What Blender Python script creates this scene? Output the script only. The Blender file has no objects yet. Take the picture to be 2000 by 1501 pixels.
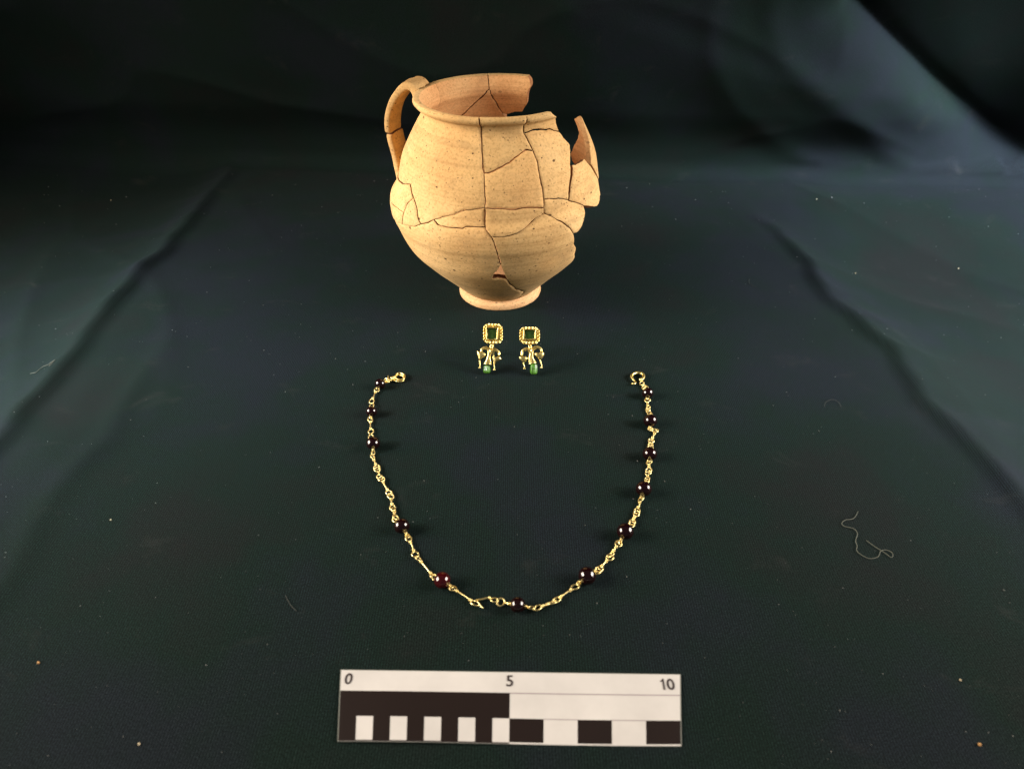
import bpy, bmesh, math, random
from mathutils import Vector, Matrix, noise
from mathutils.geometry import delaunay_2d_cdt

S = 0.01                       # everything below is measured in centimetres
scn = bpy.context.scene
col = scn.collection
R = math.radians

# ------------------------------------------------------------------ camera
cd = bpy.data.cameras.new('camera')
cd.lens = 23.4; cd.sensor_width = 36; cd.sensor_fit = 'HORIZONTAL'
cd.clip_start = 0.005; cd.clip_end = 20
cam = bpy.data.objects.new('camera', cd); col.objects.link(cam)
cam.location = (0, 0, 19.61*S); cam.rotation_euler = (R(90-38.0), 0, 0)
cd.dof.use_dof = True; cd.dof.focus_distance = 0.325; cd.dof.aperture_fstop = 16
scn.camera = cam

# ------------------------------------------------------------------ world, lamps, exposure
w = bpy.data.worlds.new('World'); scn.world = w; w.use_nodes = True
w.node_tree.nodes['Background'].inputs[0].default_value = (0.70, 0.85, 1.0, 1)
w.node_tree.nodes['Background'].inputs[1].default_value = 0.06

def lamp(name, loc, aim, sx, sy, power, color, spread=180):
    l = bpy.data.lights.new(name, 'AREA'); l.shape = 'RECTANGLE'; l.size = sx*S; l.size_y = sy*S
    l.energy = power; l.color = color; l.spread = R(spread)
    o = bpy.data.objects.new(name, l); col.objects.link(o); o.location = Vector(loc)*S
    o.rotation_euler = (Vector(aim)-Vector(loc)).to_track_quat('-Z', 'Y').to_euler()
    return o
lamp('softbox_lamp', (-58, 15, 26), (-6, 19, 0), 46, 34, 2.8, (1.0, 0.865, 0.70), 90)
lamp('softbox_lamp', (58, 20, 26), (12, 21, 0), 46, 34, 2.8, (1.0, 0.885, 0.765), 98)
lamp('cool_fill_lamp', (88, 12, 38), (33, 26, -1), 20, 20, 0.75, (0.68, 0.80, 1.0), 25)  # added cool beam standing in for daylight, lifts the right outer cloth
lamp('cool_fill_lamp', (-88, 8, 38), (-32, 24, -1), 20, 20, 0.8, (0.68, 0.82, 1.0), 25)  # the same added fill for the outer cloth on the left
lamp('cool_fill_lamp', (80, 22, 40), (36, 53, 4), 24, 24, 1.8, (0.78, 0.85, 1.0), 32)  # extra narrow beam, added to brighten the upper right backdrop fold
vs = scn.view_settings
vs.view_transform = 'Standard'; vs.look = 'None'; vs.exposure = 0.0; vs.gamma = 1.0; vs.use_curve_mapping = False

# ------------------------------------------------------------------ measured data (centimetres; degrees round the jug)
NODES = {'FT': (27.13, 1.363),
 'HC': (-56.11, 7.454),
 'HL': (-3.2, 3.467),
 'HR': (5.12, 3.356),
 'N1': (-6.45, 8.622),
 'N10': (25.5, 6.785),
 'N11': (50.27, 9.799),
 'N12': (-33.66, 6.378),
 'N13': (-40.21, 6.071),
 'N14': (-56.31, 5.542),
 'N16': (41.5, 5.499),
 'N17': (41.79, 7.038),
 'N18': (52.91, 6.511),
 'N19': (49.23, 8.467),
 'N2': (-5.46, 7.222),
 'N20': (-51.13, 6.971),
 'N3': (-5.43, 6.413),
 'N4': (-2.38, 6.038),
 'N5': (1.98, 4.344),
 'N6': (20.6, 10.066),
 'N7': (24.37, 9.385),
 'N8': (26.01, 7.376),
 'N9': (25.54, 7.023),
 'PK': (62.3, 8.448),
 'SS': (-55.41, 6.216),
 'rimA': (-9.9, 10.86),
 'rimB': (20.8, 10.86),
 'rimC': (39.1, 10.86)}
LINES = {'A1': [(-9.66, 10.533), (-9.65, 10.055), (-8.76, 9.512), (-7.82, 9.001)],
 'A2': [(-6.07, 8.123), (-5.52, 7.544)],
 'A3': [(-5.49, 6.792)],
 'A4': [(-4.05, 6.254)],
 'A5': [(-0.6, 5.627), (0.66, 5.035)],
 'B1': [(20.43, 10.346)],
 'B2': [(22.96, 9.702)],
 'B3': [(25.51, 8.869), (25.4, 8.33), (25.8, 7.829)],
 'B4': [],
 'B5': [],
 'C': [(-4.33, 8.626), (2.52, 8.818), (8.09, 9.011), (16.11, 9.315), (19.95, 9.409)],
 'D1': [(-11.41, 7.124), (-16.65, 7.029), (-24.28, 6.741)],
 'D2': [(-36.85, 6.197)],
 'D3': [(-45.05, 5.828), (-51.45, 5.651)],
 'D4': [(-1.71, 7.192), (5.43, 7.144), (13.09, 7.127), (21.49, 7.079)],
 'E': [(4.06, 6.029), (7.98, 6.099), (12.52, 6.266), (16.17, 6.413), (20.03, 6.597)],
 'F': [(29.2, 6.567), (34.74, 6.27), (37.45, 5.954)],
 'G1': [(29.59, 7.352), (34.69, 7.259)],
 'G2': [(46.88, 6.805)],
 'H1': [(-0.34, 3.98)],
 'H2': [(3.52, 3.86)],
 'H3': [(0.4, 3.495), (3.23, 3.43)],
 'Hv': [(45.19, 7.796)],
 'K': [(8.01, 2.837), (14.56, 2.06)],
 'LN': [(-28.44, 6.238), (-23.85, 6.241), (-17.41, 6.276), (-15.54, 6.369), (-9.77, 6.398)],
 'LRe': [(42.88, 5.189), (44.22, 4.842), (47.67, 4.454)],
 'NT': [(52.41, 9.526), (55.28, 9.286), (55.51, 9.164), (51.55, 8.766)],
 'P1': [(51.98, 8.437), (54.92, 8.435)],
 'P2': [(66.59, 8.067), (73.43, 7.518), (81.8, 6.862)],
 'RR': [(25.22, 10.085), (30.41, 10.096), (33.5, 10.079), (42.45, 9.999), (46.39, 9.912)],
 'RRe': [(96.31, 9.944), (48.92, 10.396), (50.76, 10.039)],
 'SR': [(52.71, 6.449), (49.36, 5.961), (47.34, 5.696), (46.23, 5.561), (43.86, 5.468)],
 'T1': [(-54.22, 7.2)],
 'T2': [(-45.8, 6.498), (-41.94, 6.189)],
 'T3': [(-56.46, 6.543)],
 'T4': [(-55.5, 5.898)],
 'U1': [(-64.55, 7.261), (-72.21, 7.141)],
 'U2': [(-64.06, 6.143)]}
PROFILE = [(0.5, 2.15), (1.0, 2.63), (1.7, 3.32), (2.6, 4.2), (3.6, 5.0), (4.7, 5.45), (5.3, 5.64), (5.8, 5.66), (6.15, 5.58), (6.55, 5.3), (7.1, 5.13), (8.1, 4.84), (8.9, 4.42),
 (9.6, 3.99), (10.2, 3.68), (10.42, 3.72), (10.52, 3.95), (10.72, 4.06), (10.86, 3.98)]
JUG_AT = (-0.689, 34.073, 0.0)
BEADS = [((-6.238, 24.825, 0.231), 0.231), ((-6.313, 22.82, 0.219), 0.219), ((-5.889, 20.693, 0.261), 0.261), ((-4.084, 16.218, 0.263), 0.263), ((-2.394, 13.855, 0.261), 0.261),
 ((0.187, 12.909, 0.238), 0.238), ((2.586, 14.016, 0.284), 0.284), ((4.157, 15.949, 0.284), 0.284), ((5.164, 18.062, 0.283), 0.283), ((5.733, 20.05, 0.267), 0.267),
 ((6.095, 22.131, 0.272), 0.272), ((6.305, 24.119, 0.238), 0.238)]
EYES = [((-5.968, 25.264, 0.09), (-6.334, 24.71, 0.09)), ((-6.423, 23.424, 0.09), (-6.33, 22.582, 0.09)), ((-6.103, 21.297, 0.09), (-5.842, 20.311, 0.09)),
 ((-4.409, 16.722, 0.09), (-3.854, 15.917, 0.09)), ((-2.697, 14.114, 0.09), (-2.09, 13.729, 0.09)), ((-0.378, 13.125, 0.09), (0.649, 12.91, 0.09)),
 ((2.313, 13.873, 0.09), (2.996, 14.348, 0.09)), ((3.95, 15.634, 0.09), (4.479, 16.461, 0.09)), ((5.084, 17.835, 0.09), (5.406, 18.658, 0.09)),
 ((5.697, 19.883, 0.09), (5.876, 20.655, 0.09)), ((6.046, 21.827, 0.09), (6.192, 22.723, 0.09)), ((6.281, 23.924, 0.09), (6.319, 24.69, 0.09))]
LINKS = [((-6.373, 24.573, 0.09), (-6.476, 23.737, 0.09)), ((-6.329, 22.443, 0.09), (-6.164, 21.66, 0.09)), ((-5.823, 20.065, 0.09), (-5.555, 19.465, 0.09)),
 ((-5.516, 19.347, 0.09), (-5.343, 18.914, 0.09)), ((-5.263, 18.8, 0.09), (-4.845, 18.05, 0.09)), ((-4.761, 17.888, 0.09), (-4.595, 17.282, 0.09)),
 ((-4.537, 17.153, 0.09), (-4.433, 16.822, 0.09)), ((-3.802, 15.799, 0.09), (-3.475, 15.084, 0.09)), ((-3.345, 14.905, 0.09), (-2.724, 14.125, 0.09)),
 ((-2.033, 13.667, 0.09), (-1.237, 13.086, 0.09)), ((0.854, 12.91, 0.09), (1.358, 13.106, 0.09)), ((1.501, 13.204, 0.09), (2.16, 13.719, 0.09)),
 ((3.06, 14.445, 0.09), (3.497, 14.95, 0.09)), ((3.546, 15.062, 0.09), (3.885, 15.564, 0.09)), ((4.524, 16.572, 0.09), (4.75, 16.999, 0.09)),
 ((4.789, 17.127, 0.09), (5.038, 17.728, 0.09)), ((5.449, 18.8, 0.09), (5.546, 19.144, 0.09)), ((5.59, 19.289, 0.09), (5.688, 19.762, 0.09)),
 ((5.913, 20.813, 0.09), (5.956, 21.005, 0.09)), ((5.988, 21.069, 0.09), (6.287, 21.66, 0.09)), ((6.231, 21.727, 0.09), (6.077, 21.81, 0.09)),
 ((6.198, 22.9, 0.09), (6.169, 23.079, 0.09)), ((6.187, 23.224, 0.09), (6.263, 23.812, 0.09)), ((6.262, 24.788, 0.09), (6.198, 25.084, 0.09))]
HOOK = [(6.152, 25.313, 0.12), (6.261, 25.333, 0.12), (6.364, 25.569, 0.12), (6.344, 25.761, 0.12), (6.226, 25.857, 0.12), (6.062, 25.871, 0.12), (5.882, 25.774, 0.12),
 (5.775, 25.603, 0.12), (5.805, 25.38, 0.12), (5.881, 25.199, 0.12), (5.886, 25.066, 0.12), (5.819, 24.993, 0.12), (5.739, 25.006, 0.12)]
CLASP = [(-5.761, 25.374, 0.14), (-5.641, 25.543, 0.14), (-5.586, 25.748, 0.14), (-5.43, 25.817, 0.14), (-5.251, 25.714, 0.14), (-5.18, 25.543, 0.14), (-5.205, 25.354, 0.14),
 (-5.36, 25.287, 0.14), (-5.531, 25.34, 0.14), (-5.661, 25.394, 0.14)]
CLASP_WRAP = (-5.721, 25.381, 0.14)
KNOT = (-5.961, 25.26, 0.14)
OPEN_LINK = [(-0.972, 12.884, 0.1), (-1.061, 13.001, 0.1), (-1.152, 13.128, 0.1), (-1.257, 13.158, 0.1), (-1.19, 13.197, 0.1), (-0.984, 13.237, 0.1), (-0.847, 13.277, 0.1),
 (-0.761, 13.281, 0.1)]
OPEN_EYE = ((-0.761, 13.288, 0.09), (-0.586, 13.204, 0.09))
EAR_A = ((-1.239, 25.974, 0.0), 0.002503)
EAR_TILT = 54.69
EAR_B = ((1.062, 25.892, 0.0), 0.002498)
BAR = [((-5.263, 10.776, 0.06), (5.147, 10.627, 0.06)), ((-5.154, 10.105, 0.06), (5.024, 9.972, 0.06)), ((-5.03, 9.35, 0.06), (4.884, 9.217, 0.06)),
 ((-4.912, 8.631, 0.06), (4.755, 8.512, 0.06))]
DIG = [(-4.979, 10.473, 0.06), (-0.07, 10.408, 0.06), (4.713, 10.304, 0.06)]
DIGH = 0.33
THREADS = [[(13.29, 17.144, 0.03), (13.144, 16.96, 0.03), (12.942, 16.778, 0.03), (12.638, 16.718, 0.03), (12.437, 16.563, 0.03), (12.484, 16.415, 0.03), (12.773, 16.303, 0.03),
  (12.827, 16.071, 0.03), (12.626, 15.743, 0.03), (12.585, 15.505, 0.03), (12.484, 15.312, 0.03), (12.561, 15.121, 0.03), (12.774, 14.946, 0.03), (13.028, 14.973, 0.03),
  (13.19, 15.067, 0.03), (13.328, 15.257, 0.03), (13.488, 15.318, 0.03), (13.652, 15.285, 0.03), (13.724, 15.148, 0.03), (13.635, 15.0, 0.03), (13.558, 15.027, 0.03),
  (13.496, 15.135, 0.03), (13.368, 15.298, 0.03), (13.19, 15.505, 0.03), (13.027, 15.757, 0.03)],
 [(-24.023, 26.489, 0.03), (-23.871, 26.489, 0.03), (-23.645, 26.413, 0.03), (-23.578, 26.618, 0.03), (-23.449, 26.824, 0.03), (-23.161, 26.747, 0.03),
  (-22.971, 26.902, 0.03), (-22.807, 26.939, 0.03), (-22.837, 26.824, 0.03), (-22.791, 26.515, 0.03), (-22.883, 26.489, 0.03), (-22.964, 26.721, 0.03),
  (-22.867, 26.824, 0.03)],
 [(14.297, 23.368, 0.03), (14.479, 23.699, 0.03), (14.845, 23.885, 0.03), (15.069, 23.699, 0.03), (15.045, 23.331, 0.03)],
 [(-7.702, 13.415, 0.03), (-7.562, 13.215, 0.03), (-7.373, 12.989, 0.03), (-7.177, 12.824, 0.03)],
 [(14.2, 35.299, 0.03), (14.077, 34.804, 0.03), (14.205, 34.561, 0.03), (14.376, 34.319, 0.03)]]
CRUMBS = [((-14.741, 10.999, 0.02), 0.035, 1), ((-15.209, 16.719, 0.02), 0.028, 0), ((13.218, 8.565, 0.02), 0.045, 1), ((13.678, 10.454, 0.02), 0.03, 0),
 ((21.879, 37.774, 0.02), 0.04, 0), ((-10.547, 8.578, 0.02), 0.035, 0), ((22.471, 47.103, 0.02), 0.04, 0), ((29.719, 39.659, 0.02), 0.045, 0),
 ((-31.564, 50.193, 0.02), 0.04, 0)]
FOLD_L = [(-23.1, 55.8), (-22.6, 44.8), (-22.6, 39.4), (-22.5, 33.5), (-22.6, 29.6), (-22.5, 26.8), (-22.2, 23.6), (-22.1, 21.2)]
FOLD_R = [(17.2, 43.7), (17.9, 42.1), (18.6, 37.6), (18.2, 33.5), (18.7, 30.3), (19.4, 27.9), (19.3, 25.5), (19.3, 23.8), (19.6, 22.7), (19.7, 20.8), (19.8, 17.4)]
WF1 = [(22.5, 12.9), (26.2, 10.3), (29.9, 7.8), (33.8, 5.5), (37.6, 3.5), (41.2, 1.6)]
WF2 = [(5.7, 11.7), (15.6, 8.1), (22.0, 6.8), (28.2, 6.3)]
HANDLE = [(3.59, 11.25), (3.95, 11.34), (4.32, 11.35), (5.03, 10.99), (5.51, 10.56), (5.9, 9.91), (6.09, 9.28), (6.18, 8.67), (6.11, 8.21), (6.03, 7.58), (5.92, 6.75),
 (5.79, 6.03)]

# ------------------------------------------------------------------ helpers
def props(o, label=None, cat=None, group=None, kind=None):
    if label: o['label'] = label
    if cat: o['category'] = cat
    if group: o['group'] = group
    if kind: o['kind'] = kind
    return o

def obj(name, verts, faces, mats, parent=None, smooth=True, midx=None, sharp=None):
    me = bpy.data.meshes.new(name)
    me.from_pydata([tuple(Vector(v)*S) for v in verts], [], faces)
    if not isinstance(mats, (list, tuple)): mats = [mats]
    for m in mats: me.materials.append(m)
    if midx: me.polygons.foreach_set('material_index', midx)
    me.polygons.foreach_set('use_smooth', [smooth]*len(me.polygons))
    if sharp is not None:
        at = me.attributes.new('sharp_edge', 'BOOLEAN', 'EDGE')
        for e in me.edges:
            if tuple(sorted(e.vertices)) in sharp: at.data[e.index].value = True
    me.update()
    o = bpy.data.objects.new(name, me); col.objects.link(o)
    if parent: o.parent = parent
    return o

def empty(name, loc, rot=(0, 0, 0)):
    o = bpy.data.objects.new(name, None); col.objects.link(o)
    o.empty_display_size = 0.01
    o.location = Vector(loc)*S; o.rotation_euler = rot
    return o

def pchip(tab):
    xk = [a for a, b in tab]; yk = [b for a, b in tab]; n = len(xk)
    h = [xk[i+1]-xk[i] for i in range(n-1)]; dl = [(yk[i+1]-yk[i])/h[i] for i in range(n-1)]
    m = [0.0]*n
    for i in range(1, n-1):
        if dl[i-1]*dl[i] > 0:
            w1 = 2*h[i]+h[i-1]; w2 = h[i]+2*h[i-1]; m[i] = (w1+w2)/(w1/dl[i-1]+w2/dl[i])
    m[0] = dl[0]; m[-1] = dl[-1]
    def f(x):
        i = 0
        while i < n-2 and x > xk[i+1]: i += 1
        t = (x-xk[i])/h[i]
        return ((2*t**3-3*t*t+1)*yk[i]+(t**3-2*t*t+t)*h[i]*m[i]+(-2*t**3+3*t*t)*yk[i+1]+(t**3-t*t)*h[i]*m[i+1])
    return f

def spline(pts, step=0.03, closed=False):
    P = [Vector(p) for p in pts]; n = len(P); out = []
    rng = n if closed else n-1
    for i in range(rng):
        a = P[(i-1) % n] if closed or i > 0 else P[0]*2-P[1]
        b = P[i]; c = P[(i+1) % n]
        d = P[(i+2) % n] if closed or i+2 < n else P[-1]*2-P[-2]
        k = max(2, int((c-b).length/step))
        for j in range(k):
            t = j/k
            out.append(0.5*((2*b)+(c-a)*t+(2*a-5*b+4*c-d)*t*t+(3*b-a-3*c+d)*t**3))
    if not closed: out.append(P[-1])
    return out

class MB:
    def __init__(self): self.v = []; self.f = []
    def tube(self, path, rad, n=8, closed=False, caps=True, squash=None):
        P = [Vector(p) for p in path]; m = len(P); b = len(self.v)
        rf = rad if callable(rad) else (lambda t: rad)
        T = []
        for i in range(m):
            if closed: d = P[(i+1) % m]-P[i-1]
            else: d = P[min(i+1, m-1)]-P[max(i-1, 0)]
            T.append(d.normalized() if d.length > 1e-9 else Vector((0, 0, 1)))
        up = Vector((0, 0, 1)) if abs(T[0].z) < 0.9 else Vector((1, 0, 0))
        N = (up-T[0]*up.dot(T[0])).normalized()
        for i in range(m):
            N = (N-T[i]*N.dot(T[i]))
            N = N.normalized() if N.length > 1e-9 else T[i].orthogonal().normalized()
            B = T[i].cross(N); r = rf(i/max(1, m-1))
            for k in range(n):
                a = 2*math.pi*k/n
                self.v.append(P[i]+(N*math.cos(a)+B*math.sin(a))*r)
        for i in range(m if closed else m-1):
            j = (i+1) % m
            for k in range(n):
                k2 = (k+1) % n
                self.f.append((b+i*n+k, b+i*n+k2, b+j*n+k2, b+j*n+k))
        if not closed and caps:
            self.f.append(tuple(b+k for k in reversed(range(n)))); self.f.append(tuple(b+(m-1)*n+k for k in range(n)))
        return self
    def ball(self, c, r, nu=12, nv=8, sc=(1, 1, 1)):
        b = len(self.v); c = Vector(c)
        self.v.append(c+Vector((0, 0, r*sc[2])))
        for i in range(1, nv):
            t = math.pi*i/nv
            for k in range(nu):
                a = 2*math.pi*k/nu
                self.v.append(c+Vector((r*sc[0]*math.sin(t)*math.cos(a), r*sc[1]*math.sin(t)*math.sin(a), r*sc[2]*math.cos(t))))
        self.v.append(c-Vector((0, 0, r*sc[2]))); e = len(self.v)-1
        for k in range(nu):
            k2 = (k+1) % nu
            self.f.append((b, b+1+k, b+1+k2)); self.f.append((e, b+1+(nv-2)*nu+k2, b+1+(nv-2)*nu+k))
            for i in range(nv-2):
                self.f.append((b+1+i*nu+k, b+1+(i+1)*nu+k, b+1+(i+1)*nu+k2, b+1+i*nu+k2))
        return self
    def lathe(self, prof, n=96, jit=None):
        b = len(self.v); m = len(prof)
        for k in range(n):
            a = 2*math.pi*k/n
            for j, (r, z) in enumerate(prof):
                p = Vector((r*math.cos(a), r*math.sin(a), z))
                if jit: p = jit(p, j)
                self.v.append(p)
        for k in range(n):
            k2 = (k+1) % n
            for j in range(m-1): self.f.append((b+k*m+j, b+k2*m+j, b+k2*m+j+1, b+k*m+j+1))
        return self
    def prism(self, poly, z0, z1):
        b = len(self.v); n = len(poly)
        self.v += [Vector((x, y, z0)) for x, y in poly]+[Vector((x, y, z1)) for x, y in poly]
        self.f.append(tuple(b+i for i in reversed(range(n)))); self.f.append(tuple(b+n+i for i in range(n)))
        for i in range(n): self.f.append((b+i, b+(i+1) % n, b+n+(i+1) % n, b+n+i))
        return self
    def build(self, name, mat, parent=None, smooth=True): return obj(name, self.v, self.f, mat, parent, smooth)

# ------------------------------------------------------------------ materials
def mat(name):
    m = bpy.data.materials.new(name); m.use_nodes = True
    nt = m.node_tree; bs = nt.nodes['Principled BSDF']
    return m, nt, bs
def node(nt, t, **kw):
    n = nt.nodes.new(t)
    for k, v in kw.items():
        if k.startswith('i_'):
            n.inputs[int(k[2:]) if k[2:].isdigit() else k[2:]].default_value = v
        else: setattr(n, k, v)
    return n
def ramp(nt, src, stops):
    r = nt.nodes.new('ShaderNodeValToRGB'); e = r.color_ramp.elements
    while len(e) < len(stops): e.new(0.5)
    for i, (p, c) in enumerate(stops):
        e[i].position = p; e[i].color = c if len(c) == 4 else (*c, 1)
    nt.links.new(src, r.inputs[0]); return r
def mix(nt, fac, a, b, blend='MIX'):
    n = nt.nodes.new('ShaderNodeMix'); n.data_type = 'RGBA'; n.blend_type = blend
    for i, x in ((0, fac), (6, a), (7, b)):
        if isinstance(x, (int, float)): n.inputs[i].default_value = x
        elif isinstance(x, tuple): n.inputs[i].default_value = x if len(x) == 4 else (*x, 1)
        else: nt.links.new(x, n.inputs[i])
    return n.outputs[2]
def noise_tex(nt, co, scale, detail=4, rough=0.55, dist=0):
    n = node(nt, 'ShaderNodeTexNoise'); n.inputs['Scale'].default_value = scale; n.inputs['Detail'].default_value = detail
    n.inputs['Roughness'].default_value = rough; n.inputs['Distortion'].default_value = dist
    nt.links.new(co, n.inputs['Vector']); return n.outputs['Fac']
def mapping(nt, co, sc):
    n = node(nt, 'ShaderNodeMapping'); n.inputs['Scale'].default_value = sc
    nt.links.new(co, n.inputs['Vector']); return n.outputs[0]
def math_n(nt, op, a, b=None):
    n = node(nt, 'ShaderNodeMath', operation=op)
    for i, x in ((0, a), (1, b)):
        if x is None: continue
        if isinstance(x, (int, float)): n.inputs[i].default_value = x
        else: nt.links.new(x, n.inputs[i])
    return n.outputs[0]

def clay(name, c_lo, c_mid, c_hi, stain, pits=1.0, stria=1.0):
    m, nt, bs = mat(name)
    tc = node(nt, 'ShaderNodeTexCoord'); co = tc.outputs['Object']
    big = noise_tex(nt, co, 38, 4)                                   # cloudy firing colour
    base = ramp(nt, big, [(0.30, c_lo), (0.50, c_mid), (0.70, c_hi)]).outputs[0]
    st = noise_tex(nt, mapping(nt, co, (14, 14, 620)), 1.0, 5, 0.6)  # wheel lines round the wall
    stc = ramp(nt, st, [(0.35, (0.74, 0.70, 0.64)), (0.52, (1, 1, 1)), (0.70, (1.05, 1.04, 1.0))]).outputs[0]
    base = mix(nt, 0.55*stria, base, stc, 'MULTIPLY')
    fine = noise_tex(nt, co, 900, 3, 0.7)
    finec = ramp(nt, fine, [(0.32, (0.60, 0.55, 0.46)), (0.52, (1, 1, 1)), (0.75, (1.10, 1.10, 1.10))]).outputs[0]
    base = mix(nt, 0.6, base, finec, 'MULTIPLY')
    sm = noise_tex(nt, mapping(nt, co, (1, 1, 1.8)), 62, 5, 0.6, 0.4)  # grey-brown soil stains
    smask = ramp(nt, sm, [(0.55, (0, 0, 0)), (0.74, (1, 1, 1))]).outputs[0]
    base = mix(nt, math_n(nt, 'MULTIPLY', smask, 0.6), base, stain)
    # dark pits and grit
    v = node(nt, 'ShaderNodeTexVoronoi'); v.inputs['Scale'].default_value = 300; v.feature = 'F1'
    nt.links.new(mapping(nt, co, (1, 1, 1.5)), v.inputs['Vector'])
    wn = node(nt, 'ShaderNodeTexWhiteNoise'); nt.links.new(v.outputs['Color'], wn.inputs['Vector'])
    thr = ramp(nt, wn.outputs['Value'], [(0.58, (0, 0, 0)), (0.97, (0.17, 0.17, 0.17)), (1.0, (0.30, 0.30, 0.30))]).outputs[0]
    pit = math_n(nt, 'LESS_THAN', v.outputs['Distance'], thr)
    v2 = node(nt, 'ShaderNodeTexVoronoi'); v2.inputs['Scale'].default_value = 850
    nt.links.new(co, v2.inputs['Vector'])
    wn2 = node(nt, 'ShaderNodeTexWhiteNoise'); nt.links.new(v2.outputs['Color'], wn2.inputs['Vector'])
    thr2 = ramp(nt, wn2.outputs['Value'], [(0.70, (0, 0, 0)), (1.0, (0.34, 0.34, 0.34))]).outputs[0]
    pit2 = math_n(nt, 'LESS_THAN', v2.outputs['Distance'], thr2)
    pall = math_n(nt, 'MAXIMUM', pit, math_n(nt, 'MULTIPLY', pit2, 0.62))
    base = mix(nt, math_n(nt, 'MULTIPLY', pall, 0.88*pits), base, (0.07, 0.034, 0.012))
    oi = node(nt, 'ShaderNodeObjectInfo')
    tint = ramp(nt, oi.outputs['Random'], [(0.0, (0.86, 0.83, 0.78)), (0.5, (1, 1, 1)), (1.0, (1.04, 0.97, 0.91))]).outputs[0]
    base = mix(nt, 0.8, base, tint, 'MULTIPLY')
    nt.links.new(base, bs.inputs['Base Color'])
    bs.inputs['Roughness'].default_value = 0.85; bs.inputs['Specular IOR Level'].default_value = 0.25
    hgt = math_n(nt, 'ADD', math_n(nt, 'MULTIPLY', st, 0.5*stria), math_n(nt, 'MULTIPLY', fine, 0.35))
    hgt = math_n(nt, 'SUBTRACT', hgt, math_n(nt, 'MULTIPLY', pall, 0.8))
    bp = node(nt, 'ShaderNodeBump'); bp.inputs['Strength'].default_value = 0.5; bp.inputs['Distance'].default_value = 0.0004
    nt.links.new(hgt, bp.inputs['Height']); nt.links.new(bp.outputs[0], bs.inputs['Normal'])
    return m
M_OUT = clay('clay_buff_outside', (0.60, 0.365, 0.150), (0.68, 0.44, 0.190), (0.74, 0.50, 0.235), (0.36, 0.24, 0.11))
M_IN = clay('clay_orange_inside', (0.58, 0.30, 0.125), (0.66, 0.37, 0.165), (0.72, 0.44, 0.21), (0.40, 0.22, 0.10), 0.5, 1.2)
M_BRK = clay('clay_break_face', (0.22, 0.085, 0.035), (0.30, 0.13, 0.055), (0.40, 0.20, 0.09), (0.15, 0.06, 0.03), 0.8, 0.2)  # brown broken clay, its colour darkened further to deepen shade in the cracks
M_FOOT = clay('clay_foot', (0.60, 0.33, 0.15), (0.67, 0.39, 0.18), (0.72, 0.44, 0.22), (0.45, 0.25, 0.10), 0.9, 0.8)

def gold(name, c, rough):
    m, nt, bs = mat(name)
    co = node(nt, 'ShaderNodeTexCoord').outputs['Object']
    n1 = noise_tex(nt, co, 500, 4)
    cc = ramp(nt, n1, [(0.3, tuple(x*0.72 for x in c)), (0.6, c), (0.8, tuple(min(1, x*1.1) for x in c))]).outputs[0]
    nt.links.new(cc, bs.inputs['Base Color']); bs.inputs['Metallic'].default_value = 1
    rr = ramp(nt, n1, [(0.3, (rough+0.15,)*3), (0.7, (rough,)*3)]).outputs[0]
    nt.links.new(rr, bs.inputs['Roughness'])
    bp = node(nt, 'ShaderNodeBump'); bp.inputs['Strength'].default_value = 0.35; bp.inputs['Distance'].default_value = 0.0001
    nt.links.new(noise_tex(nt, co, 1400, 3), bp.inputs['Height']); nt.links.new(bp.outputs[0], bs.inputs['Normal'])
    return m
M_WIRE = gold('gold_wire', (1.0, 0.81, 0.36), 0.32)
M_GOLD = gold('gold_matt', (1.0, 0.79, 0.29), 0.28)

def stone(name, c, rough=0.06, trans=0.0, ior=1.75, var=0.4, bump=0.0):
    m, nt, bs = mat(name)
    co = node(nt, 'ShaderNodeTexCoord').outputs['Object']
    n1 = noise_tex(nt, co, 420, 4)
    cc = ramp(nt, n1, [(0.3, tuple(x*(1-var) for x in c)), (0.7, tuple(min(1, x*(1+var)) for x in c))]).outputs[0]
    nt.links.new(cc, bs.inputs['Base Color']); bs.inputs['Roughness'].default_value = rough
    bs.inputs['IOR'].default_value = ior; bs.inputs['Transmission Weight'].default_value = trans
    if bump:
        bp = node(nt, 'ShaderNodeBump'); bp.inputs['Strength'].default_value = bump; bp.inputs['Distance'].default_value = 0.0003
        nt.links.new(noise_tex(nt, co, 900, 3), bp.inputs['Height']); nt.links.new(bp.outputs[0], bs.inputs['Normal'])
    return m
M_GARNET = stone('garnet_dark', (0.008, 0.0012, 0.0014), 0.05)
M_GARNET2 = stone('garnet_red', (0.034, 0.0016, 0.0022), 0.06)
M_EMER = stone('emerald_plate', (0.028, 0.060, 0.012), 0.16, 0, 1.57, 0.5, 0.2)
M_EMB = stone('emerald_bead', (0.046, 0.145, 0.008), 0.36, 0, 1.57, 0.75, 0.7)

def flat(name, c, rough=0.5, spec=0.5, lo=0.93):
    m, nt, bs = mat(name)
    co = node(nt, 'ShaderNodeTexCoord').outputs['Object']
    n1 = noise_tex(nt, co, 60, 5)
    cc = ramp(nt, n1, [(0.3, tuple(x*lo for x in c)), (0.7, c)]).outputs[0]
    nt.links.new(cc, bs.inputs['Base Color']); bs.inputs['Roughness'].default_value = rough
    bs.inputs['Specular IOR Level'].default_value = spec
    return m
M_WHITE = flat('card_white', (0.55, 0.53, 0.515), 0.5, 0.3, 0.86)
M_BLACK = flat('print_black', (0.012, 0.007, 0.006), 0.40, 0.35)
M_INK = flat('print_ink', (0.045, 0.035, 0.035), 0.5, 0.3)
M_LINE = flat('print_grey_line', (0.30, 0.26, 0.27), 0.5, 0.3)
M_FILM = flat('laminate_film', (0.20, 0.21, 0.19), 0.25, 0.5)
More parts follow.
